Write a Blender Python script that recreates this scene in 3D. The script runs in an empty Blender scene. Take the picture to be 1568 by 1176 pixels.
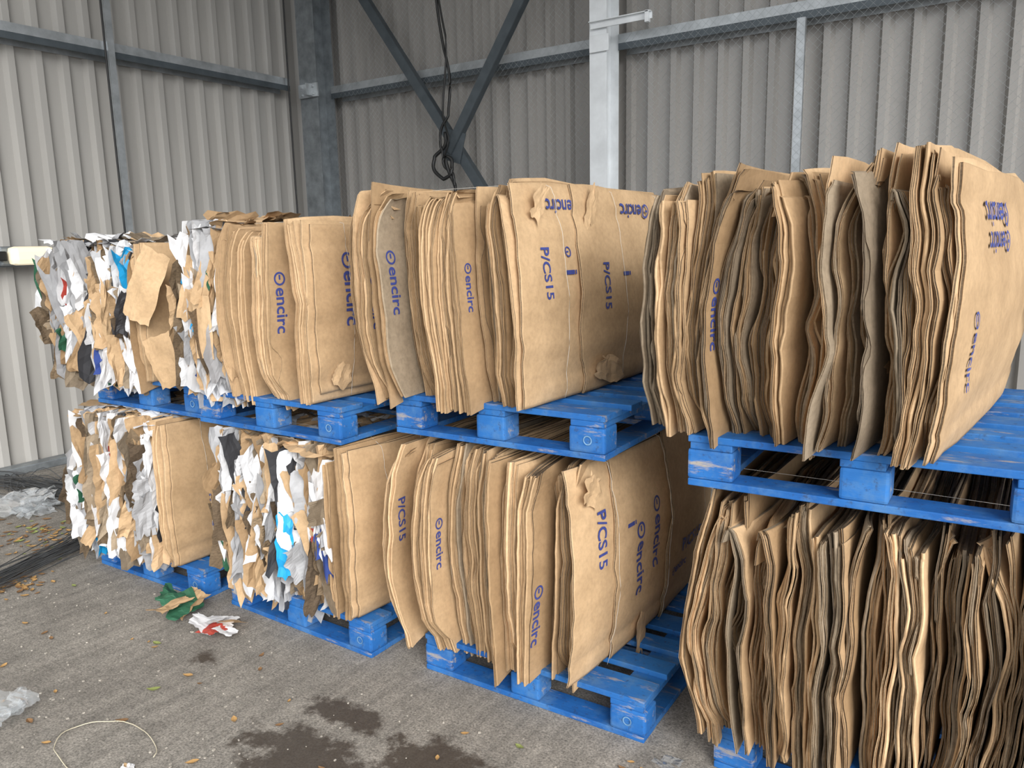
import bpy, math, random
import numpy as np
from mathutils import Vector, Matrix, noise as mn

def N(x,y=0.0,z=0.0): return mn.noise(Vector((x,y,z)))
COL=bpy.context.scene.collection
def link(o,parent=None):
    COL.objects.link(o)
    if parent is not None: o.parent=parent
    return o

# ------------------------------------------------------------------ materials
def newmat(name):
    m=bpy.data.materials.new(name); m.use_nodes=True
    nt=m.node_tree; b=nt.nodes["Principled BSDF"]
    return m,nt,b
def nd(nt,t,**k):
    n=nt.nodes.new(t)
    for a,v in k.items(): setattr(n,a,v)
    return n
def mixc(nt,fac,a,b,mode='MIX'):
    n=nd(nt,'ShaderNodeMix',data_type='RGBA',blend_type=mode)
    for s,v in ((n.inputs['Factor'],fac),(n.inputs['A'],a),(n.inputs['B'],b)):
        if hasattr(v,'is_output'): nt.links.new(v,s)
        elif isinstance(v,(tuple,list)): s.default_value=(*v[:3],1)
        else: s.default_value=v
    return n.outputs['Result']
def ramp(nt,src,stops):
    r=nd(nt,'ShaderNodeValToRGB'); nt.links.new(src,r.inputs[0])
    e=r.color_ramp.elements
    while len(e)<len(stops): e.new(.5)
    for el,(p,c) in zip(e,stops):
        el.position=p; el.color=(c,c,c,1) if not isinstance(c,(tuple,list)) else (*c,1)
    return r.outputs[0]
def tex(nt,scale,detail=4,rough=.55,coord='Object',stretch=None,kind='ShaderNodeTexNoise'):
    tc=nd(nt,'ShaderNodeTexCoord'); mp=nd(nt,'ShaderNodeMapping')
    nt.links.new(tc.outputs[coord],mp.inputs[0])
    if stretch: mp.inputs['Scale'].default_value=stretch
    n=nd(nt,kind); nt.links.new(mp.outputs[0],n.inputs['Vector'])
    n.inputs['Scale'].default_value=scale
    if 'Detail' in n.inputs: n.inputs['Detail'].default_value=detail
    if 'Roughness' in n.inputs: n.inputs['Roughness'].default_value=rough
    return n.outputs[0]
def bump(nt,b,h,s,d=.002):
    n=nd(nt,'ShaderNodeBump'); n.inputs['Strength'].default_value=s; n.inputs['Distance'].default_value=d
    nt.links.new(h,n.inputs['Height']); nt.links.new(n.outputs[0],b.inputs['Normal'])

def card_mat(name,dark,light,rough=.75,stretch=(1,1,1),streak=.45):
    m,nt,b=newmat(name)
    at=nd(nt,'ShaderNodeAttribute',attribute_name='tint')
    c=mixc(nt,at.outputs['Fac'],dark,light)
    n1=tex(nt,5,6,.65)
    c=mixc(nt,1.0,c,ramp(nt,n1,[(.3,(.78,.76,.73)),(.62,(1.05,1.05,1.05))]),'MULTIPLY')
    n2=tex(nt,60,4,.65,stretch=stretch)
    c=mixc(nt,streak,c,ramp(nt,n2,[(.32,.60),(.6,1.08)]),'MULTIPLY')
    nt.links.new(c,b.inputs['Base Color']); b.inputs['Roughness'].default_value=rough
    b.inputs['Specular IOR Level'].default_value=.3
    bump(nt,b,n2,.3,.002)
    return m
def plain_mat(name,col,rough=.6,var=.25,metal=0,scale=12):
    m,nt,b=newmat(name)
    n=tex(nt,scale,5,.6)
    c=mixc(nt,1.0,col,ramp(nt,n,[(.3,1-var),(.7,1.0)]),'MULTIPLY')
    nt.links.new(c,b.inputs['Base Color']); b.inputs['Roughness'].default_value=rough; b.inputs['Metallic'].default_value=metal
    bump(nt,b,n,.15,.002)
    return m
M_BROAD=card_mat('kraft_cardboard',(.36,.235,.125),(.65,.45,.262),streak=.3)
M_EDGE=card_mat('cardboard_edge',(.085,.06,.04),(.25,.18,.11),.85,(1,1,3),.95)
M_WHITE=plain_mat('white_paper',(.78,.78,.79),.6,.2)
M_GREY=plain_mat('grey_board',(.42,.42,.43),.7,.3)
M_DARK=plain_mat('dark_board',(.05,.05,.055),.6,.3)
M_BLUE=plain_mat('blue_print_paper',(.05,.09,.33),.5,.2)
M_GREEN=plain_mat('green_board',(.03,.13,.07),.6,.3)
M_CYAN=plain_mat('cyan_film',(.02,.36,.72),.3,.2)
M_RED=plain_mat('red_paper',(.50,.07,.05),.5,.2)
M_OLD=card_mat('weathered_cardboard',(.21,.165,.115),(.42,.33,.23),.9)
BM=[M_BROAD,M_EDGE,M_WHITE,M_GREY,M_DARK,M_BLUE,M_GREEN,M_CYAN,M_RED,M_OLD]
M_PRINT=plain_mat('blue_ink',(.05,.07,.28),.6,.25,scale=40)
M_WIRE=plain_mat('tie_string',(.66,.63,.56),.5,.1)

class Acc:
    def __init__(s): s.v=[];s.f=[];s.m=[];s.t=[];s.sm=[]
    def add(s,verts,faces,mats,tint,smooth=False):
        o=len(s.v); s.v+=verts; s.t+=[tint]*len(verts)
        s.f+=[tuple(i+o for i in f) for f in faces]
        s.m+=mats if isinstance(mats,list) else [mats]*len(faces)
        s.sm+=[smooth]*len(faces)
    def obj(s,name,mats,parent=None,origin=None):
        v=np.array(s.v,dtype=float)
        if origin is None: origin=(0,0,0)
        v=v-np.array(origin)
        me=bpy.data.meshes.new(name); me.from_pydata([tuple(p) for p in v],[],s.f)
        for m in mats: me.materials.append(m)
        me.polygons.foreach_set('material_index',s.m)
        me.polygons.foreach_set('use_smooth',s.sm)
        a=me.attributes.new('tint','FLOAT','POINT'); a.data.foreach_set('value',s.t)
        me.update()
        o=bpy.data.objects.new(name,me); o.location=origin
        return link(o,parent)

def box(A,c,s,mat=0,rot=0,tint=.5,bev=0.0,M=None):
    x,y,z=[q/2 for q in s]
    b=min(bev,x*.9,y*.9,z*.9)
    if b<=0:
        vs=[(i*x,j*y,k*z) for i in(-1,1) for j in(-1,1) for k in(-1,1)]
        fs=[(0,1,3,2),(4,6,7,5),(0,4,5,1),(2,3,7,6),(0,2,6,4),(1,5,7,3)]
    else:
        import bmesh
        bm=bmesh.new(); bmesh.ops.create_cube(bm,size=1)
        for v in bm.verts: v.co=Vector((v.co.x*2*x,v.co.y*2*y,v.co.z*2*z))
        bmesh.ops.bevel(bm,geom=bm.edges[:],offset=b,segments=2,profile=.6,affect='EDGES')
        bm.verts.index_update()
        vs=[tuple(v.co) for v in bm.verts]; fs=[tuple(v.index for v in f.verts) for f in bm.faces]; bm.free()
    R=M if M is not None else Matrix.Rotation(rot,3,'Z')
    out=[]
    for p in vs:
        q=R@Vector(p); out.append((q.x+c[0],q.y+c[1],q.z+c[2]))
    A.add(out,fs,mat,tint)

def tube(A,pts,r,mat=0,seg=6,tint=.5):
    pts=[Vector(p) for p in pts]; vs=[];fs=[]
    n=len(pts)
    for i,p in enumerate(pts):
        d=(pts[min(i+1,n-1)]-pts[max(i-1,0)]).normalized()
        a=d.cross(Vector((0,0,1)))
        if a.length<.05: a=d.cross(Vector((0,1,0)))
        a.normalize(); b=d.cross(a)
        for k in range(seg):
            an=2*math.pi*k/seg; q=p+a*math.cos(an)*r+b*math.sin(an)*r; vs.append(tuple(q))
    for i in range(n-1):
        for k in range(seg):
            fs.append((i*seg+k,i*seg+(k+1)%seg,(i+1)*seg+(k+1)%seg,(i+1)*seg+k))
    fs.append(tuple(range(seg))[::-1]); fs.append(tuple((n-1)*seg+k for k in range(seg)))
    A.add(vs,fs,mat,tint,True)

def scrap(A,c,w,h,R,rng,mat,amp=.02,bend=0.0,nu=5,nv=7,tint=None,jag=.25,fold=0.0,zmax=None,zmin=None,spike=0.0):
    sd=rng.random()*900
    vs=[];fs=[]
    for j in range(nv+1):
        v=j/nv-.5
        for i in range(nu+1):
            u=i/nu-.5
            uu=u*w*(1+jag*1.3*N(v*4,sd))+ jag*.3*w*N(v*6,sd+5)
            vv=v*h*(1+jag*.8*N(u*5,sd+9))+jag*.2*h*N(u*7,sd+13)
            if spike: uu*=1-spike*abs(2*v)**1.5
            n1=N(u*w*16+sd,v*h*10,3.3); n2=N(u*w*50+sd,v*h*30,7.7)
            d=amp*(abs(n1)*2.0-.6+n2*.4)+bend*(v*v*4-.3)*h*.4+fold*abs(u)*w
            q=R@Vector((uu,d,vv)); z=c[2]+q.z
            if zmax is not None and z>zmax: z=zmax+(z-zmax)*.15
            if zmin is not None: z=max(z,zmin)
            vs.append((c[0]+q.x,c[1]+q.y,z))
    for j in range(nv):
        for i in range(nu):
            a=j*(nu+1)+i; fs.append((a,a+1,a+nu+2,a+nu+1))
    A.add(vs,fs,mat,rng.random() if tint is None else tint)

# ------------------------------------------------------------------ bales
def bale(name,x0,x1,y0,y1,z0,z1,seed,rotz=0,mixed=(),bulx=.035,buly=.03,rough=1.0,extra=(),prints=(),
         foldp=.2,ply=.0050,old=0.04,topslope=0.0,nwire=3,lean=0.0,oldl=0.0,steps=(),curl=.0,capz=None,hangm=.012,faceflaps=(),topvar=1.0,wob=1.0):
    rng=random.Random(seed); A=Acc()
    cx,cy,cz=(x0+x1)/2,(y0+y1)/2,z0
    W=x1-x0;D=y1-y0;H=z1-z0
    fr=[0,.010,.035,.08,.2,.5,1.0]; NK0=32
    fro=[0,.006,.03,.1,.2,.32,.45,.6,.8,1.0]
    def shape(s,yf,zt):
        b=s*bulx*(1-(2*zt-1)**2)*1.0+s*bulx*.6*(1-(2*yf-1)**2)
        return b+lean*(zt-.5)
    def warp(s,zt,w):
        q=max(0,(zt-.72)/.28)
        return rough*w*(.018*N(s*2.2,zt*1.5,seed)+.009*wob*(abs(N(s*5,zt*2.6,seed+3))*2-.5))+curl*w*q*q*N(s*3.1,seed*2.2)
    def osurf(y,zt):
        return warp(1,zt,.3)+.008*N(y*6,zt*3.5,seed)+.008*N(y*2.5,zt*9,seed+1)+.005*abs(N(y*9,zt*7,seed+4))-.005*math.exp(-((zt-.87)/.02)**2)-.005*math.exp(-((zt-.12)/.02)**2)
    def sheet(xc,s,t,fold,goff,ioff,tint,sd,yfr=0.0,zlo=0.0,zhi=1.0,top=0.0,outer=False,mb=0,me=1,hang=0.0,ctop=0.0,cbot=0.0,gs=0,tb=0,bk=(0,0.5,.08),tear=0.0):
        L=[];Rr=[];Nn=[];E1=[];E2=[]
        F=fro if outer else fr; NK=44 if outer else NK0
        am=min(1,yfr*4)
        for j,f in enumerate(F):
            for k in range(NK+1):
                zt=zlo+(zhi-zlo)*k/NK
                w=(1-f)**6
                yf0=y0+yfr*D-buly*(1-(2*zt-1)**2)+goff+ioff+rough*(.006*N(sd,zt*3)+.003*N(sd+7,zt*17))
                yf0+=ctop*max(0,(zt-.86)/.14)**1.5+cbot*max(0,(.16-zt)/.16)**1.3
                yf0+=rough*wob*(.014*N(gs,zt*2.2)+.008*abs(N(gs+4,zt*6)))
                if tear: yf0+=tear*max(0,N(sd+31,zt*5.5)-.05)*3
                if yfr>.01: yf0+=am*(.022*N(sd,zt*2.0)+.005*N(sd,zt*12)+.05*max(0,N(sd+8,zt*5)-.25))
                y=yf0+(y1-yf0)*f
                if f==1: y+= .012*N(sd,zt*3,5)
                x=xc+shape(s,(y-y0)/D,zt)
                if outer:
                    x+=osurf(y,zt)
                    if yfr>.01: x+=am*.010*math.exp(-(f/.04))*(.6+N(sd,zt*4))
                else:
                    x+=warp(s,zt,1.0 if f<.15 else .3)+ rough*wob*w*(.003*N(sd,zt*4,2)+.0016*N(sd,zt*15,2))
                    ww=w*w
                    x+=rough*wob*ww*.006*(abs(N(gs,zt*4.5,8))*2-.4)
                    if zt>.80: x+=tb*ww*((zt-.80)/.20)**1.3
                    x+=bk[0]*ww*max(0,1-abs(zt-bk[1])/(bk[2]*1.6))
                z=z0+H*zt
                if k==NK: z+=top*(1 if f<.3 else .6)+rough*(.014*N(sd+3,f*3)+.016*w*N(sd,9.1))+topslope*s-abs(tb)*.5*w
                if k==NK-1: z+=.6*top
                if k==NK-2: z+=.2*top
                if k==0: z-= hang*(w if f<.1 else 0)-.004
                if capz: z=min(z,capz)
                L.append((x-t/2,y,z)); Rr.append((x+t/2,y,z))
                if j==0:
                    if fold: Nn.append((x,y-t*.38,z))
                    else: E1.append((x-t*.33,y+.0015,z)); E2.append((x+t*.33,y+.0015,z))
        nL=len(L); n=NK+1; base=2*nL
        vs=L+Rr+(Nn if fold else E1+E2)
        fs=[];ms=[]
        for j in range(len(F)-1):
            for k in range(NK):
                a=j*n+k; fs.append((a,a+1,a+1+n,a+n)); ms.append(mb)
                a+=nL; fs.append((a,a+n,a+1+n,a+1)); ms.append(mb)
            for k,fl in ((0,0),(NK,1)):
                a=j*n+k; fs.append((a,a+n,a+n+nL,a+nL) if not fl else (a,a+nL,a+n+nL,a+n)); ms.append(me)
        for k in range(NK):
            if fold:
                a=k;c=base+k;b=nL+k
                fs+= [(a,c,c+1,a+1),(c,b,b+1,c+1)]; ms+=[mb,mb]
            else:
                a=k;e1=base+k;e2=base+n+k;b=nL+k
                fs+=[(a,e1,e1+1,a+1),(e1,e2,e2+1,e1+1),(e2,b,b+1,e2+1)]; ms+=[mb,me,mb]
            a=(len(F)-1)*n+k; fs.append((a,a+1,a+1+nL,a+nL)); ms.append(me)
        A.add(vs,fs,ms,tint,outer)
        return Rr
    P=Acc()
    steps=sorted(steps); si=0; recess=0; recx=0; last=None
    x=x0
    while x<x1-.004:
        fx=(x-x0)/W
        if si<len(steps) and fx>=steps[si][0]:
            st=steps[si]; si+=1; recess=.075; recx=fx
            if last is not None and st[1]:
                kind,zc,size=st[1:4]
                vs,fs=glyphs(kind,size); G=np.array(last).reshape(7,NK0+1,3); out=[]
                yb=None
                for (a,b) in vs:
                    z=zc-a; kk=min(NK0-.01,max(0,(z-z0)/H*NK0)); k=int(kk); q=kk-k
                    row=G[:,k]*(1-q)+G[:,k+1]*q
                    if yb is None: yb=y0-buly+.035
                    y=yb+b; xx=np.interp(y,row[:,1],row[:,0]); out.append((float(xx)+.0018,y,z))
                P.add(out,fs,0,.5)
        rec=max(0,recess*(1-(fx-recx)/.17))
        g=rng.randint(2,9); goff=rng.uniform(-.026,.042)*rough+rec; gtop=rng.choice([-.05,-.02,-.005,.01,.02])*rough*rng.uniform(.5,1.2)*topvar
        if si<len(steps) and steps[si][0]-fx<.08: goff=rng.uniform(-.03,-.015)
        gt=rng.uniform(.0,.9); gap=rng.choice([.001,.003,.006,.011])*rough
        hang=max(0,rng.gauss(hangm,.022)); ctop=max(0,rng.gauss(.01,.028)); cbot=max(0,rng.gauss(.015,.045))
        gs=rng.random()*99; tb=rng.gauss(-.004,.024)*rough; bk=(rng.gauss(0,.006)*rough,rng.uniform(.1,.9),rng.uniform(.04,.12))
        for i in range(g):
            fold=rng.random()<foldp
            t=ply*(rng.uniform(1.4,2.1) if fold else rng.uniform(.75,1.1))
            if x+t>x1: break
            s=2*((x+t/2)-x0)/W-1
            mb,me=0,1
            mx=any(a<=(x-x0)/W<=b for a,b in mixed)
            if mx:
                r=rng.random()
                if r<.55: mb=me=rng.choice([2,2,2,3,3,4,9,0])
            elif rng.random()<old or (s<-1+2*oldl): mb=9
            tr=0 if fold and rng.random()<.6 else (abs(rng.gauss(0,.012))*rough if rng.random()<.6 else 0)
            if mx: tr+=.03
            last=sheet(x+t/2,s,t*.88,fold,goff+(.012 if mx else 0),rng.uniform(-.009,.009)*rough+(rng.uniform(-.02,.02) if mx else 0),min(1,max(0,gt+rng.uniform(-.35,.35))),
                  rng.random()*500,top=gtop+rng.uniform(-.010,.010)*rough-(rng.uniform(.02,.09)*topvar if rng.random()<.12 else 0),mb=mb,me=me,hang=hang+rng.uniform(0,.010),ctop=ctop,cbot=cbot,gs=gs,tb=tb,bk=bk,tear=tr)
            x+=t
        x+=gap
    sheet(x1+.004,1,.006,False,.0,0,.72,seed*3.1,outer=True)
    off=.013
    for (yf,zl,zh) in extra:
        sheet(x1+off,1,.008,False,0,0,.60+.25*math.sin(yf*9+seed),seed*1.7+yf*50,yfr=yf,zlo=zl,zhi=zh,outer=True); off+=.009
    for a,b in mixed:
        xa,xb=x0+a*W,x0+b*W
        n=int(270*(b-a)*W/.85)
        for i in range(n):
            px=rng.uniform(xa,xb); zt=rng.random()
            s=2*(px-x0)/W-1
            h=min(.55,rng.lognormvariate(math.log(.25),.45)); w=rng.uniform(.08,.17)
            prot=rng.uniform(-.012,.022) if rng.random()<.78 else rng.uniform(.02,.08)
            py=y0-buly*(1-(2*zt-1)**2)-prot+w*.42
            px+=shape(s,0,zt)
            pz=z0+h*.3+zt*(H-h*.6)
            mat=rng.choices([0,1,2,3,4,5,6,7,8,9],[24,12,36,16,5,1.4,2.4,.9,.5,12])[0]
            Rm=Matrix.Rotation(rng.gauss(math.pi/2-.03,.19),3,'Z')@Matrix.Rotation(rng.gauss(0,.08),3,'X')@Matrix.Rotation(rng.gauss(0,.15),3,'Y')
            scrap(A,(px,py,pz),w,h,Rm,rng,mat,amp=rng.uniform(.004,.018),bend=rng.uniform(-.12,.12),nv=14,jag=.26,zmax=z1+.02,zmin=z0-.10,spike=rng.choice([0,0,0,.3]))
        for i in range(int(n*.07)):
            px=rng.uniform(xa+.05,xb); zt=rng.uniform(.15,.85); py=y0-buly-rng.uniform(0,.012)
            Rm=Matrix.Rotation(rng.gauss(.95,.3),3,'Z')@Matrix.Rotation(rng.gauss(0,.12),3,'X')@Matrix.Rotation(rng.gauss(0,.25),3,'Y')
            scrap(A,(px,py,z0+zt*H),rng.uniform(.06,.11),rng.uniform(.15,.28),Rm,rng,rng.choice([0,0,0,2,2,3]),amp=.009,jag=.16,nv=10)
        for i in range(int(n*.26)):
            px=rng.uniform(xa+.03,xb); py=y0+.03+rng.random()**1.5*D; mat=rng.choices([0,2,3,4,9],[36,26,12,4,8])[0]
            Rm=Matrix.Rotation(rng.uniform(0,6),3,'Z')@Matrix.Rotation(rng.gauss(math.pi/2,.35),3,'X')
            scrap(A,(px,py,z1+rng.uniform(-.02,.03)),rng.uniform(.08,.2),rng.uniform(.1,.25),Rm,rng,mat,amp=.018,jag=.35,zmax=capz if capz else z1+.07)
        if a<.05:
            for i in range(18):
                py=y0+.08+rng.random()*D*.4; zt=rng.random()
                Rm=Matrix.Rotation(math.pi/2+rng.gauss(0,.10),3,'Z')
                scrap(A,(x0-bulx*(1-(2*zt-1)**2),py,z0+zt*(H-.1)+.05),.1,rng.uniform(.1,.3),Rm,rng,rng.choice([0,2,2,3,9]),amp=.008,zmax=z1+.02)
    def face(y,z,lift=0):
        zt=(z-z0)/H; return x1+.004+.003+shape(1,(y-y0)/D,zt)+osurf(y,zt)+lift
    for (fy,fz,fw_,fh,ang) in faceflaps:
        Rm=Matrix.Rotation(math.pi/2+rng.gauss(0,.10),3,'Z')@Matrix.Rotation(ang,3,'Y')
        scrap(A,(face(fy,fz)+.024,fy,fz),fw_,fh,Rm,rng,0,amp=.006,nu=8,nv=10,tint=rng.uniform(.6,1),jag=.5,fold=rng.uniform(-.2,.2),spike=.2)
    o=A.obj(name,BM,origin=(cx,cy,cz)); o.rotation_euler=(0,0,math.radians(rotz))
    for (kind,yc,zc,size,rot,lift) in prints:
        vs,fs=glyphs(kind,size)
        ca,sa=math.cos(math.radians(rot)),math.sin(math.radians(rot))
        out=[]
        for (a,b) in vs:
            y=yc+a*ca-b*sa; z=zc+a*sa+b*ca
            out.append((face(y,z,.0028+lift),y,z))
        P.add(out,fs,0,.5)
    if P.v:
        po=P.obj('printing',[M_PRINT],parent=o,origin=(0,0,0))
        for v in po.data.vertices: v.co-=Vector((cx,cy,cz))
    if nwire:
        Wc=Acc()
        for i in range(nwire):
            yy=y0+D*(.17+.7*i/max(1,nwire-1)); pts=[]
            lf=off-.012+.007
            for k in range(25):
                z=z0+.01+(H-.02)*k/24; pts.append((face(yy,z,lf+.0015)-cx,yy-cy+.004*N(i*9,k*.15),z-cz))
            top=H+.005 if not capz else capz-z0
            pts.append((x1-cx-.02,yy-cy,top)); pts.append((0,yy-cy,top+.002)); pts.append((x0-cx,yy-cy,top))
            for k in range(7):
                zt=1-k/6; pts.append((x0-cx-.012+shape(-1,.4,zt),yy-cy,H*zt))
            tube(Wc,pts,.0008,0,4)
        Wc.obj('tie_strings',[M_WIRE],parent=o)
    return o

_gc={}
def glyphs(kind,size):
    vs=[];fs=[]
    if kind=='bar':
        for dx,dy,w,h in ((0,0,1.6,.5),(1.1,0,.25,.5)):
            o=len(vs); vs+=[(size*(dx-w/2),size*(dy-h/2)),(size*(dx+w/2),size*(dy-h/2)),(size*(dx+w/2),size*(dy+h/2)),(size*(dx-w/2),size*(dy+h/2))]; fs.append((o,o+1,o+2,o+3))
        return vs,fs
    txt={'enc':'encirc','pcs':'P/CS15'}.get(kind,kind)
    if kind!='ring':
        if txt not in _gc:
            c=bpy.data.curves.new('t','FONT'); c.body=txt; c.size=1; c.align_x='LEFT'; c.align_y='CENTER'; c.resolution_u=3; c.offset=.018
            ob=bpy.data.objects.new('t',c); COL.objects.link(ob)
            dg=bpy.context.evaluated_depsgraph_get(); me=bpy.data.meshes.new_from_object(ob.evaluated_get(dg))
            V=[(v.co.x,v.co.y) for v in me.vertices]; F=[tuple(p.vertices) for p in me.polygons]
            bpy.data.objects.remove(ob); bpy.data.curves.remove(c); bpy.data.meshes.remove(me)
            _gc[txt]=(V,F)
        V,F=_gc[txt]; vs=[(a*size,b*size) for a,b in V]; fs=list(F)
    if kind in('enc','ring'):
        cx=-.45*size; n=24; o=len(vs)
        for i in range(n):
            an=2*math.pi*i/n
            for r in (.26,.36): vs.append((cx+size*r*math.cos(an),size*(.0)+size*r*math.sin(an)))
        for i in range(n):
            a=o+2*i;b=o+2*((i+1)%n); fs.append((a,b,b+1,a+1))
        o=len(vs)
        for (a,b) in ((-.2,-.05),(.05,-.05),(.05,.06),(-.2,.06)): vs.append((cx+a*size,b*size))
        fs.append((o,o+1,o+2,o+3))
    return vs,fs

# ------------------------------------------------------------------ pallets
def pallet_mat():
    m,nt,b=newmat('blue_pallet_paint')
    n=tex(nt,7,6,.7); n2=tex(nt,22,6,.7,stretch=(.2,1,1)); n3=tex(nt,3,4,.6); n4=tex(nt,40,4,.7)
    c=mixc(nt,ramp(nt,n3,[(.35,0.0),(.65,1.0)]),(.010,.085,.30),(.024,.155,.45))
    c=mixc(nt,ramp(nt,n,[(.48,0.0),(.67,.55)]),c,(.11,.22,.36))
    c=mixc(nt,ramp(nt,n2,[(.57,0.0),(.67,.85)]),c,(.38,.33,.25))
    c=mixc(nt,ramp(nt,n4,[(.57,0.0),(.68,.55)]),c,(.03,.035,.06))
    nt.links.new(c,b.inputs['Base Color']); b.inputs['Roughness'].default_value=.7
    b.inputs['Specular IOR Level'].default_value=.3
    bump(nt,b,n2,.6,.004)
    return m
M_PAL=pallet_mat()
M_LOGO=plain_mat('faded_stencil',(.20,.38,.60),.6,.5,scale=60)
def pallet(x0,x1,y0,z,rotz=0,depth=1.15,seed=1,h=.15):
    rng=random.Random(seed); A=Acc(); W=x1-x0
    cx,cy=(x0+x1)/2,y0+depth/2
    t=.021; hb=h-3*t
    for yy in (-depth/2+.05,0,depth/2-.05): box(A,(0,yy,t/2),(W,.10,t),0,bev=.003)
    for xx in (-W/2+.05,W/2-.05): box(A,(xx,0,t/2+.0007),(.098,depth-.2,t),0,bev=.003)
    for xx,bw in ((-W/2+.065,.13),(0,.12),(W/2-.065,.13)):
        for yy in (-depth/2+.05,0,depth/2-.05):
            box(A,(xx+rng.uniform(-.006,.006),yy,t+hb/2),(bw,.098,hb),0,rot=rng.uniform(-.03,.03),bev=.009)
        box(A,(xx,0,t+hb+t/2),(bw-.01,depth-.004,t),0,bev=.003)
    yy=-depth/2; ws=[.13,.09,.09,.12,.09,.09,.13]; gap=(depth-sum(ws))/6
    for w in ws:
        box(A,(rng.uniform(-.005,.005),yy+w/2,h-t/2),(W,w,t),0,rot=rng.uniform(-.005,.005),bev=.003); yy+=w+gap
    n=20;vs=[];fs=[]
    for i in range(n):
        an=2*math.pi*i/n
        for r in(.012,.016): vs.append((W/2-.06+r*math.cos(an),-depth/2-.003,t+hb/2+r*math.sin(an)))
    for i in range(n):
        a=2*i;b=2*((i+1)%n); fs.append((a,b,b+1,a+1))
    A.add(vs,fs,1,.5)
    o=A.obj('blue_pallet',[M_PAL,M_LOGO]); o.location=(cx,cy,z); o.rotation_euler=(0,0,math.radians(rotz)); return o

pallet(-4.10,-3.22,2.08,0.0,1,seed=1)
pallet(-3.05,-2.13,2.12,0.0,-1,seed=2)
pallet(-1.91,-.985,2.18,0.0,1,seed=3)
pallet(-.74,.18,2.20,0.0,0,seed=4)
pallet(-4.04,-3.18,2.13,.885,1,seed=5)
pallet(-3.13,-2.23,2.10,.885,0,seed=6)
pallet(-2.00,-1.125,2.17,.955,1,seed=7)
pallet(-.82,.10,2.10,.955,2,seed=8)

# lower row
bale('mixed_paper_bale',-4.04,-3.37,2.02,3.15,.152,.855,11,rotz=2,mixed=[(0,.86)],bulx=.03,rough=1.1,wob=.6,extra=[(.02,0,1)],capz=.883,
     prints=[('enc',2.24,.52,.085,-90,.009)])
bale('mixed_paper_bale',-2.98,-2.22,2.10,3.2,.152,.855,12,rotz=-1,mixed=[(0,.84)],bulx=.045,rough=1.1,wob=.6,extra=[(.02,0,1)],capz=.883,
     prints=[('enc',2.30,.60,.095,-90,.009)])
bale('cardboard_bale',-1.96,-1.235,2.12,3.3,.152,.92,13,rotz=0,bulx=.055,buly=.04,rough=1.15,wob=.55,extra=[(.21,.0,.99),(.55,0,1)],foldp=.32,ply=.0052,capz=.953,hangm=.03,
     steps=[(.07,'pcs',.72,.06),(.27,'enc',.62,.06),(.80,'enc',.45,.07)],faceflaps=[(2.20,.84,.12,.10,.5),(2.55,.20,.10,.2,.3)],
     prints=[('pcs',2.26,.76,.072,-90,.0),('bar',2.43,.66,.03,0,.009),('enc',2.50,.58,.085,-90,.010),('enc',2.64,.64,.085,-90,.010),('pcs',2.90,.42,.075,0,.02),('enc',2.84,.34,.05,0,.02)])
bale('cardboard_bale',-.77,.10,2.13,3.3,.152,.90,14,rotz=0,bulx=.04,buly=.03,rough=1.5,wob=.85,foldp=.16,old=.24,curl=.04,capz=.953,hangm=.02)
# upper row
bale('mixed_paper_bale',-4.18,-3.50,2.06,3.2,1.037,1.69,21,rotz=2,mixed=[(0,.90)],bulx=.03,rough=1.1,wob=.6,extra=[(.02,0,1)],
     prints=[('pcs',2.22,1.52,.085,-90,.009)])
bale('cardboard_bale',-3.10,-2.37,2.09,3.2,1.037,1.755,22,rotz=0,mixed=[(0,.34)],bulx=.03,rough=1.0,wob=.55,extra=[(.03,.05,.98)],foldp=.32,ply=.0052,
     steps=[(.72,'enc',1.50,.075)],faceflaps=[(2.22,1.14,.1,.1,.5)],
     prints=[('enc',2.28,1.56,.09,-90,.009)])
bale('cardboard_bale',-2.10,-1.41,2.12,3.35,1.107,1.845,23,rotz=0,bulx=.04,buly=.035,rough=1.15,wob=.6,extra=[(.27,0,1)],foldp=.32,ply=.0052,lean=-.04,curl=.05,
     steps=[(.10,'enc',1.50,.06),(.26,'enc',1.58,.07),(.72,'enc',1.55,.05)],faceflaps=[(2.22,1.78,.07,.14,.5),(2.55,1.77,.07,.14,.3),(2.62,1.18,.22,.09,.2)],
     prints=[('pcs',2.24,1.64,.060,-90,.0),('pcs',2.62,1.58,.060,-90,.011),('bar',2.38,1.55,.03,0,.0),('ring',2.40,1.62,.05,0,.0),('bar',2.78,1.53,.03,0,.011),
             ('enc',2.46,1.775,.07,180,.002),('enc',3.0,1.77,.08,180,.013)])
bale('cardboard_bale',-.87,-.135,2.06,3.34,1.107,1.815,24,rotz=-5,bulx=.035,buly=.05,rough=1.6,wob=.8,foldp=.16,old=.20,extra=[(.02,0,1)],lean=.02,oldl=.06,curl=.08,nwire=0,
     steps=[(.3,'enc',1.5,.06)],
     prints=[('enc',2.50,1.70,.09,180,.012),('enc',2.50,1.63,.08,180,.012),('enc',2.20,1.42,.06,-90,.012)])

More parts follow.
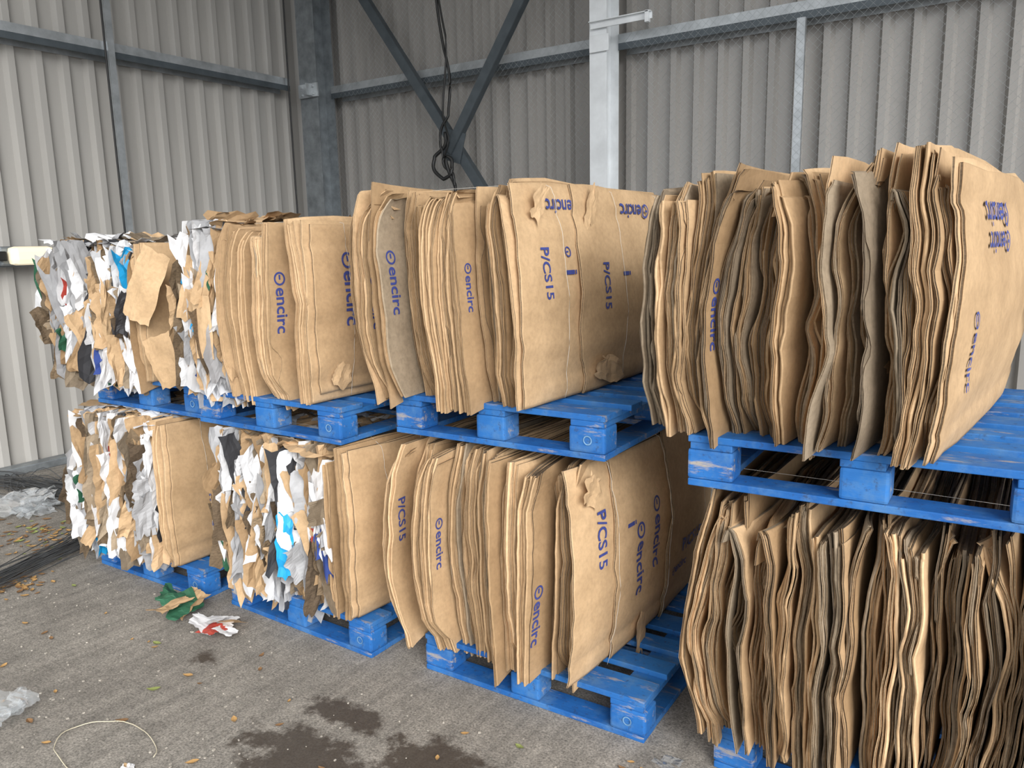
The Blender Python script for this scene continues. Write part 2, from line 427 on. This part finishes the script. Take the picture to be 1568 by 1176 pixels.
# ------------------------------------------------------------------ building shell
def wall_mat(name,col):
    m,nt,b=newmat(name)
    n=tex(nt,1.2,5,.6,stretch=(1,1,.25)); n2=tex(nt,40,3)
    c=mixc(nt,1.0,col,ramp(nt,n,[(.3,.86),(.7,1.03)]),'MULTIPLY')
    nt.links.new(c,b.inputs['Base Color']); b.inputs['Roughness'].default_value=.26
    bump(nt,b,n2,.05,.001)
    return m
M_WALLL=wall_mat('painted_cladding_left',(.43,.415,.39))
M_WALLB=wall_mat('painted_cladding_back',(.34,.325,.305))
M_GALV=plain_mat('galvanised_steel',(.50,.53,.55),.38,.35,.55,9)
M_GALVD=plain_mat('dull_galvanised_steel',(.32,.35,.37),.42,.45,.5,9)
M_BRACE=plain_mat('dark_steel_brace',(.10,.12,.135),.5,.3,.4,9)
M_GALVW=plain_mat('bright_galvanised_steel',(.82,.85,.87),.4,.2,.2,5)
M_BLK=plain_mat('black_cable',(.012,.012,.012),.5,.1)
def cladding(name,along,fixed,a0,a1,z0,z1,mat,sgn,pitch=.2,ph=0.0):
    A=Acc(); prof=[(0,0),(.105,0),(.128,1),(.177,1)]
    d=.045
    pts=[]; a=a0+ph
    while a<a1:
        for p,h in prof: pts.append((a+p*pitch/.2,h*d))
        a+=pitch
    vs=[];fs=[]
    for p,h in pts:
        for z in (z0,z1):
            vs.append((p,fixed+sgn*h,z) if along=='x' else (fixed+sgn*h,p,z))
    for i in range(len(pts)-1): fs.append((2*i,2*i+2,2*i+3,2*i+1))
    A.add(vs,fs,0,.5)
    return A.obj(name,[mat])
XL=-6.50;YB=5.98
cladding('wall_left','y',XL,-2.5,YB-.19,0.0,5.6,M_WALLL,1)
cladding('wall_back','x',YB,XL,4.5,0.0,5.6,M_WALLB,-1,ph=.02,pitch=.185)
cladding('ceiling','x',5.6,XL,4.5,-1.5,YB,M_WALLL,0)
me=bpy.data.objects['ceiling'].data
for v in me.vertices:
    x,y,z=v.co; v.co=(x,z,5.6)
def girt(name,along,fixed,z,a0,a1):
    A=Acc()
    D=.15
    def bx(off,dz,sd,sh,m=0):
        if along=='x': box(A,((a0+a1)/2,fixed-off,z+dz),(a1-a0,sd,sh),m)
        else: box(A,(fixed+off,(a0+a1)/2,z+dz),(sd,a1-a0,sh),m)
    bx(D/2+.05,0,D,.005)
    bx(D+.05,.03,.004,.065)
    bx(D+.04,.062,.02,.004)
    bx(.052,-.03,.004,.065)
    bx(D+.05,-.028,.004,.05,1)
    return A.obj(name,[M_GALV,M_BRACE])
girt('steel_girt','y',XL,3.23,-2.5,5.55); girt('steel_girt','x',YB,3.15,-5.97,-3.0); girt('steel_girt','x',YB,3.15,-2.84,4.5)
girt('steel_girt','y',XL,1.62,-2.5,5.55); girt('steel_girt','x',YB,1.5,-5.97,-3.0); girt('steel_girt','x',YB,1.5,-2.84,4.5)
girt('steel_girt','x',YB,4.7,-5.97,-3.0); girt('steel_girt','x',YB,4.7,-2.84,4.5); girt('steel_girt','y',XL,4.75,-2.5,5.55)
def ibeam(name,cx,cy,w,d,mat,z1=5.6):
    A=Acc(); t=.012
    box(A,(cx,cy-d/2,z1/2),(w,t,z1),0,bev=.002); box(A,(cx,cy+d/2,z1/2),(w,t,z1),0,bev=.002); box(A,(cx,cy,z1/2),(t*.7,d-t,z1),0)
    box(A,(cx,cy,.01),(w+.1,d+.1,.02),0)
    return A.obj(name,[mat])
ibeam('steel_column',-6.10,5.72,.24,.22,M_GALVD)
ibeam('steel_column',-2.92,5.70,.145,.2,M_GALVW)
A=Acc()
box(A,(-6.08,5.585,3.16),(.26,.02,.13),0,bev=.003); box(A,(-6.02,5.55,3.16),(.02,.10,.11),0)
for i in (-.08,.08):
    for k in(-.035,.035): box(A,(-6.08+i,5.57,3.16+k),(.02,.015,.02),0,bev=.003)
A.obj('girt_bracket',[M_GALV])
A=Acc()
box(A,(-2.72,5.57,3.25),(.5,.012,.05),0,bev=.002); box(A,(-2.72,5.555,3.272),(.5,.04,.006),0); box(A,(-2.90,5.575,3.12),(.16,.012,.12),0,bev=.002)
box(A,(-2.50,5.555,3.24),(.03,.04,.08),0,bev=.003)
A.obj('girt_bracket',[M_GALVW])
def post(name,x,y,w,mat,z0=0,z1=5.5):
    A=Acc(); box(A,(x,y,(z0+z1)/2),(w,.006,z1-z0),0); box(A,(x-w/2,y+.015,(z0+z1)/2),(.005,.035,z1-z0),0); box(A,(x+w/2,y+.015,(z0+z1)/2),(.005,.035,z1-z0),0)
    return A.obj(name,[mat])
post('sag_post',-1.47,5.74,.05,M_GALV,0,3.1)
o=post('sag_post',0,0,.05,M_GALV); o.rotation_euler=(0,0,math.radians(90)); o.location=(-6.26,3.72,0)
A=Acc()
def diag(A,p,q,w,y):
    p=Vector(p);q=Vector(q); c=(p+q)/2; d=q-p; an=math.atan2(d.y,d.x)
    M=Matrix.Rotation(-an,3,'Y')
    box(A,(c.x,y,c.y),(d.length,.008,w),0,M=M)
    off=M@Vector((0,0,w/2)); box(A,(c.x+off.x,y+.03,c.y+off.z),(d.length,.06,.006),0,M=M)
diag(A,(-5.95,4.68),(-3.02,.65),.085,5.66)
diag(A,(-3.02,4.45),(-4.42,2.46),.085,5.63)
box(A,(-4.36,5.645,2.5),(.2,.008,.26),0,M=Matrix.Rotation(.3,3,'Y'))
A.obj('diagonal_brace',[M_BRACE])
def cable(name,pts,r=.008,seed=1,sub=8,wob=.02):
    P=[]
    for i in range(len(pts)-1):
        a,b=Vector(pts[i]),Vector(pts[i+1])
        for k in range(sub):
            t=k/sub; p=a.lerp(b,t); P.append(p+Vector((N(seed,i+t)*wob*2,N(seed+9,i+t)*wob*.5,N(seed+5,i+t)*wob)))
    P.append(Vector(pts[-1])); A=Acc(); tube(A,P,r,0,6)
    return A.obj(name,[M_BLK])
cable('black_cable',[(-4.50,5.60,5.5),(-4.47,5.60,4.4),(-4.40,5.60,3.3),(-4.36,5.58,2.75),(-4.45,5.57,2.5),(-4.38,5.57,2.3),(-4.30,5.57,2.15)],.012,2,10,.05)
cable('black_cable',[(-4.47,5.59,5.5),(-4.50,5.59,4.3),(-4.37,5.59,3.4),(-4.42,5.58,2.75),(-4.42,5.57,2.4)],.009,12,10,.07)
cable('black_cable',[(-4.40,5.58,2.62),(-4.52,5.57,2.42),(-4.42,5.56,2.22),(-4.33,5.57,2.30),(-4.40,5.57,2.42),(-4.30,5.57,2.12),(-4.2,5.57,1.9)],.016,5,10,.05)
cable('black_cable',[(-6.22,3.66,5.4),(-6.22,3.66,0.2)],.008,3,60,.04)
cable('black_cable',[(-6.24,5.5,5.4),(-6.24,5.5,0.2)],.008,4,60,.04)
cable('black_cable',[(-6.26,2.64,1.71),(-6.27,1.0,1.71),(-6.27,-2,1.71)],.012,6,10,.02)
A=Acc(); sp=.055
z0n,z1n=1.2,5.4; L=z1n-z0n
for xa,xb in ((-5.9,-3.02),(-2.8,2.5)):
    k=xa-L
    while k<xb:
        for sg in(0,1):
            a=[k,z0n]; b=[k+L,z1n]
            if sg: a,b=[k+L,z0n],[k,z1n]
            P=[]
            for t in np.linspace(0,1,40):
                x=a[0]+(b[0]-a[0])*t; z=a[1]+(b[1]-a[1])*t
                if xa<=x<=xb: P.append((x,5.715+.006*N(x*2,z*2),z))
            if len(P)>1: tube(A,P,.0008,0,3)
        k+=sp
A.obj('wire_netting',[M_GALV])
M_EMI,nt,b=newmat('lamp_diffuser'); b.inputs['Base Color'].default_value=(.85,.78,.6,1); b.inputs['Emission Color'].default_value=(1,.83,.55,1); b.inputs['Emission Strength'].default_value=.4; b.inputs['Roughness'].default_value=.3
A=Acc(); box(A,(-6.27,2.89,1.64),(.04,.36,.14),0,bev=.015); box(A,(-6.20,2.90,1.64),(.11,.30,.135),1,bev=.04); box(A,(-6.22,2.70,1.64),(.05,.07,.07),2,bev=.01)
A.obj('bulkhead_light',[M_GALVD,M_EMI,M_BLK])
A=Acc(); box(A,(XL+.11,1.7,.03),(.12,8.4,.06),0,bev=.008); A.obj('trim_1',[M_GALVD])
A=Acc(); box(A,(-1.0,YB-.11,.03),(10.8,.12,.06),0,bev=.008); A.obj('trim_2',[M_GALVD])

# ------------------------------------------------------------------ floor
m,nt,b=newmat('worn_concrete')
n1=tex(nt,1.3,6,.6); n2=tex(nt,10,6,.7); n3=tex(nt,130,4,.75); st=tex(nt,20,4,.6,stretch=(1,.10,1)); n5=tex(nt,45,5,.7)
c=mixc(nt,ramp(nt,n1,[(.3,0.0),(.7,1.0)]),(.21,.19,.165),(.30,.275,.24))
c=mixc(nt,1.0,c,ramp(nt,n2,[(.3,.75),(.65,1.08)]),'MULTIPLY')
c=mixc(nt,1.0,c,ramp(nt,n5,[(.3,.70),(.5,1.0),(.7,1.15)]),'MULTIPLY')
c=mixc(nt,1.0,c,ramp(nt,n3,[(.34,.45),(.5,1.0),(.68,1.6)]),'MULTIPLY')
c=mixc(nt,.7,c,ramp(nt,st,[(.38,.76),(.58,1.08)]),'MULTIPLY')
geo=nd(nt,'ShaderNodeNewGeometry')
def blob(cx,cy,rx,ry):
    mp=nd(nt,'ShaderNodeMapping',vector_type='POINT'); nt.links.new(geo.outputs['Position'],mp.inputs[0])
    mp.inputs['Location'].default_value=(-cx/rx,-cy/ry,0); mp.inputs['Scale'].default_value=(1/rx,1/ry,0)
    l=nd(nt,'ShaderNodeVectorMath',operation='LENGTH'); nt.links.new(mp.outputs[0],l.inputs[0])
    s=nd(nt,'ShaderNodeMapRange'); nt.links.new(l.outputs['Value'],s.inputs['Value'])
    s.inputs['From Min'].default_value=0; s.inputs['From Max'].default_value=1; s.inputs['To Min'].default_value=1; s.inputs['To Max'].default_value=0
    return s.outputs[0]
def mth(op,a,bb):
    n=nd(nt,'ShaderNodeMath',operation=op)
    for s,v in zip(n.inputs,(a,bb)):
        if hasattr(v,'is_output'): nt.links.new(v,s)
        else: s.default_value=v
    return n.outputs[0]
bl=mth('MAXIMUM',mth('MAXIMUM',blob(-1.52,1.74,.36,.22),blob(-1.85,1.52,.60,.28)),mth('MAXIMUM',mth('MULTIPLY',blob(-2.75,1.75,.22,.12),.75),mth('MULTIPLY',blob(-1.95,1.78,.35,.14),.95)))
pn=tex(nt,9,7,.7)
wet=ramp(nt,mth('ADD',mth('MULTIPLY',bl,.62),mth('MULTIPLY',pn,1.0)),[(.76,0.0),(.89,1.0)])
c=mixc(nt,mth('MULTIPLY',wet,.86),c,(.045,.034,.026))
nt.links.new(c,b.inputs['Base Color'])
rr=mth('SUBTRACT',.88,mth('MULTIPLY',wet,.38)); nt.links.new(rr,b.inputs['Roughness'])
hh=mth('ADD',mth('MULTIPLY',n3,.6),mth('MULTIPLY',st,1.2)); bump(nt,b,hh,.55,.004)
A=Acc(); A.add([(-9,-8,0),(9,-8,0),(9,8,0),(-9,8,0)],[(0,1,2,3)],0,.5); A.obj('floor',[m])

# ------------------------------------------------------------------ floor clutter
rng=random.Random(5)
LM=[plain_mat('leaf_brown',(.26,.14,.06),.7,.4),plain_mat('leaf_orange',(.46,.27,.10),.7,.3),plain_mat('leaf_green',(.28,.32,.10),.7,.3)]
A=Acc()
def leaf(x,y,s,m):
    a=rng.uniform(0,6.28); ca,sa=math.cos(a),math.sin(a); vs=[];z0=.003
    prof=[(-1,0),(-.6,.35),(-.1,.5),(.5,.3),(1,0)]
    cu=rng.uniform(.1,.5)
    for p,w in prof:
        for sg in(-1,0,1):
            lx,ly=p*s,sg*w*s; vs.append((x+lx*ca-ly*sa,y+lx*sa+ly*ca,z0+abs(sg)*w*s*cu+ (p*p)*s*.25))
    fs=[]
    for i in range(4):
        for k in range(2): fs.append((i*3+k,i*3+k+1,i*3+k+4,i*3+k+3))
    A.add(vs,fs,m,.5)
for i in range(80): leaf(rng.uniform(-6,-1.2),rng.uniform(.9,2.0),rng.uniform(.01,.028),rng.choice([0,0,1,1,2]))
for i in range(70): leaf(rng.gauss(-4.22,.10),rng.gauss(1.68,.06),rng.uniform(.012,.028),rng.choice([0,1,1]))
for i in range(50): leaf(rng.uniform(-.98,-.78),rng.uniform(1.7,2.1),rng.uniform(.008,.02),rng.choice([0,1,0]))
for i in range(120): leaf(rng.gauss(-4.75,.22),rng.gauss(2.12,.12),rng.uniform(.012,.03),rng.choice([0,0,2,1]))
A.obj('fallen_leaves',LM)
A=Acc()
for i in range(400):
    x,y=rng.uniform(-5.5,-.8),rng.uniform(1.0,2.0); s=rng.uniform(.0015,.005)
    box(A,(x,y,s*.4),(s*2,s*1.4,s),0,rot=rng.uniform(0,3))
A.obj('loose_grit',[plain_mat('stone_grit',(.46,.42,.36),.9,.4)])
A=Acc()
ctl=[(-4.1,.9),(-4.18,1.3),(-4.27,1.64),(-4.33,1.86),(-4.42,2.14),(-4.68,2.42),(-5.2,2.56),(-5.8,2.52),(-6.2,2.42)]
def cr(P,t):
    n=len(P)-1; i=min(int(t*n),n-1); q=t*n-i
    g=lambda k:np.array(P[max(0,min(n,k))],float)
    p0,p1,p2,p3=g(i-1),g(i),g(i+1),g(i+2)
    return .5*((2*p1)+(-p0+p2)*q+(2*p0-5*p1+4*p2-p3)*q*q+(-p0+3*p1-3*p2+p3)*q**3)
for i in range(38):
    o1,o2=rng.gauss(0,.045),rng.gauss(0,.045); P=[]; ph=rng.random()*9; h0=abs(rng.gauss(0,.02))
    for k in range(44):
        t=k/43; p=cr(ctl,t); w_=1+.9*t*t+.5*N(ph,t*4)
        P.append((p[0]+o1*w_+.015*N(i*3.3,t*6),p[1]+o2*w_*.9,.008+h0+.03*abs(N(i*7,t*4))+.10*t*abs(N(i*1.3,t*3))))
    tube(A,P,.0026,0,5)
for i in range(9):
    P=[]; cx,cy,r=-5.6+rng.gauss(0,.1),2.55+rng.gauss(0,.05),rng.uniform(.3,.5)
    for k in range(30):
        an=k/29*4.6+i*.3; P.append((cx+r*math.cos(an),cy+r*.4*math.sin(an),.02+.14*abs(N(i*5,an))))
    tube(A,P,.0026,0,5)
A.obj('baling_wire_bundle',[plain_mat('dark_wire',(.12,.125,.13),.45,.3,.5)])
M_PL,nt2,b2=newmat('clear_plastic'); b2.inputs['Base Color'].default_value=(.75,.78,.8,1); b2.inputs['Roughness'].default_value=.22; b2.inputs['Transmission Weight'].default_value=.8; b2.inputs['IOR'].default_value=1.12
def wrap(name,c,sz,n,seed,mats,mi=0,flat=.35,hh=1.0,amp=.13,j=.3):
    rg=random.Random(seed); A=Acc()
    for i in range(n):
        Rm=Matrix.Rotation(rg.uniform(0,6),3,'Z')@Matrix.Rotation(rg.gauss(math.pi/2,flat),3,'X')
        px,py=c[0]+rg.gauss(0,sz*.35),c[1]+rg.gauss(0,sz*.25)
        scrap(A,(px,py,c[2]+rg.uniform(.0,sz*.25)*hh),sz*rg.uniform(.5,1),sz*rg.uniform(.5,1),Rm,rg,mi if isinstance(mi,int) else mi[i%len(mi)],amp=sz*amp,nu=9,nv=9,jag=j)
    zmin=min(v[2] for v in A.v)
    A.v=[(a,b,z-zmin+.002) for a,b,z in A.v]
    return A.obj(name,mats)
wrap('plastic_bag',(-2.93,1.12,.03),.13,5,1,[M_PL])
wrap('plastic_wrap_heap',(-5.40,2.28,.03),.28,6,2,[M_PL],flat=.2,amp=.1)
wrap('plastic_wrap_scrap',(-.80,2.09,.02),.09,4,3,[M_PL])
wrap('torn_cardboard_scrap',(-3.20,1.93,.04),.17,5,4,[M_BROAD,M_GREEN],[1,0,0,0,1],.4,amp=.07)
wrap('torn_paper_scrap',(-2.88,1.93,.02),.12,6,6,[M_WHITE,M_RED,M_BROAD],[0,1,0,2,0,0],.3,amp=.06)
wrap('paper_ball',(-2.32,1.18,.01),.035,6,8,[M_WHITE,M_BROAD],[0,0,1],.9)
A=Acc(); P=[]
for k in range(40):
    an=.4+k/39*5.2; P.append((-2.50+.20*math.cos(an)+.02*N(an,1),1.20+.13*math.sin(an)+.02*N(an,5),.006+.02*abs(N(an*1.3,3))))
tube(A,P,.0017,0,5); A.obj('strapping_loop',[plain_mat('cream_strap',(.60,.54,.40),.5,.1)])
rg=random.Random(77)
A=Acc()
scrap(A,(-3.33,2.01,1.50),.15,.34,Matrix.Rotation(.35,3,'Z')@Matrix.Rotation(.45,3,'Y'),rg,0,amp=.006,bend=.06,nu=8,nv=12,tint=.9,jag=.10,fold=.25)
scrap(A,(-3.28,2.05,1.16),.14,.24,Matrix.Rotation(.5,3,'Z')@Matrix.Rotation(-.35,3,'Y'),rg,0,amp=.008,bend=.1,nu=8,nv=8,tint=.5,jag=.12)
scrap(A,(-2.93,2.02,1.33),.11,.27,Matrix.Rotation(.05,3,'Z'),rg,0,amp=.004,nu=6,nv=8,tint=.85,jag=.05)
A.obj('torn_cardboard_scrap',[M_BROAD])
A=Acc(); scrap(A,(-4.36,2.08,1.38),.16,.22,Matrix.Rotation(.1,3,'Z')@Matrix.Rotation(.6,3,'Y'),rg,0,amp=.006,bend=.3,jag=.15)
A.obj('torn_paper_scrap',[M_WHITE])
A=Acc(); scrap(A,(-2.50,2.01,.44),.07,.27,Matrix.Rotation(.4,3,'Z')@Matrix.Rotation(.08,3,'Y'),rg,0,amp=.012,jag=.3)
A.obj('cyan_film_scrap',[M_CYAN])

# ------------------------------------------------------------------ light
w=bpy.data.worlds.new('overcast'); bpy.context.scene.world=w; w.use_nodes=True
bg=w.node_tree.nodes['Background']; bg.inputs[0].default_value=(.94,.97,1.0,1); bg.inputs[1].default_value=1.75
sd=bpy.data.lights.new('soft_sun','SUN'); sd.energy=4.8; sd.angle=math.radians(40); sd.color=(1,.985,.965)
so=link(bpy.data.objects.new('soft_sun',sd)); so.rotation_euler=Vector((-.80,.62,-.5)).to_track_quat('-Z','Y').to_euler()
try:
    bpy.context.scene.view_settings.view_transform='Standard'
except Exception: pass

# ------------------------------------------------------------------ camera
yaw,pit,rol=[math.radians(a) for a in (33.96,10.13,-1.23)]
fw=Vector((-math.sin(yaw)*math.cos(pit),math.cos(yaw)*math.cos(pit),-math.sin(pit)))
r=Vector((math.cos(yaw),math.sin(yaw),0)); u=r.cross(fw)
c_,s_=math.cos(rol),math.sin(rol)
r2=c_*r+s_*u; u2=-s_*r+c_*u
cam=bpy.data.cameras.new('camera'); co=link(bpy.data.objects.new('camera',cam))
M=Matrix.Identity(4)
for i in range(3): M[i][0]=r2[i];M[i][1]=u2[i];M[i][2]=-fw[i]
M[2][3]=1.65
co.matrix_world=M
cam.sensor_width=36; cam.sensor_fit='HORIZONTAL'; cam.lens=36*1200/1568; cam.clip_start=.05
bpy.context.scene.camera=co
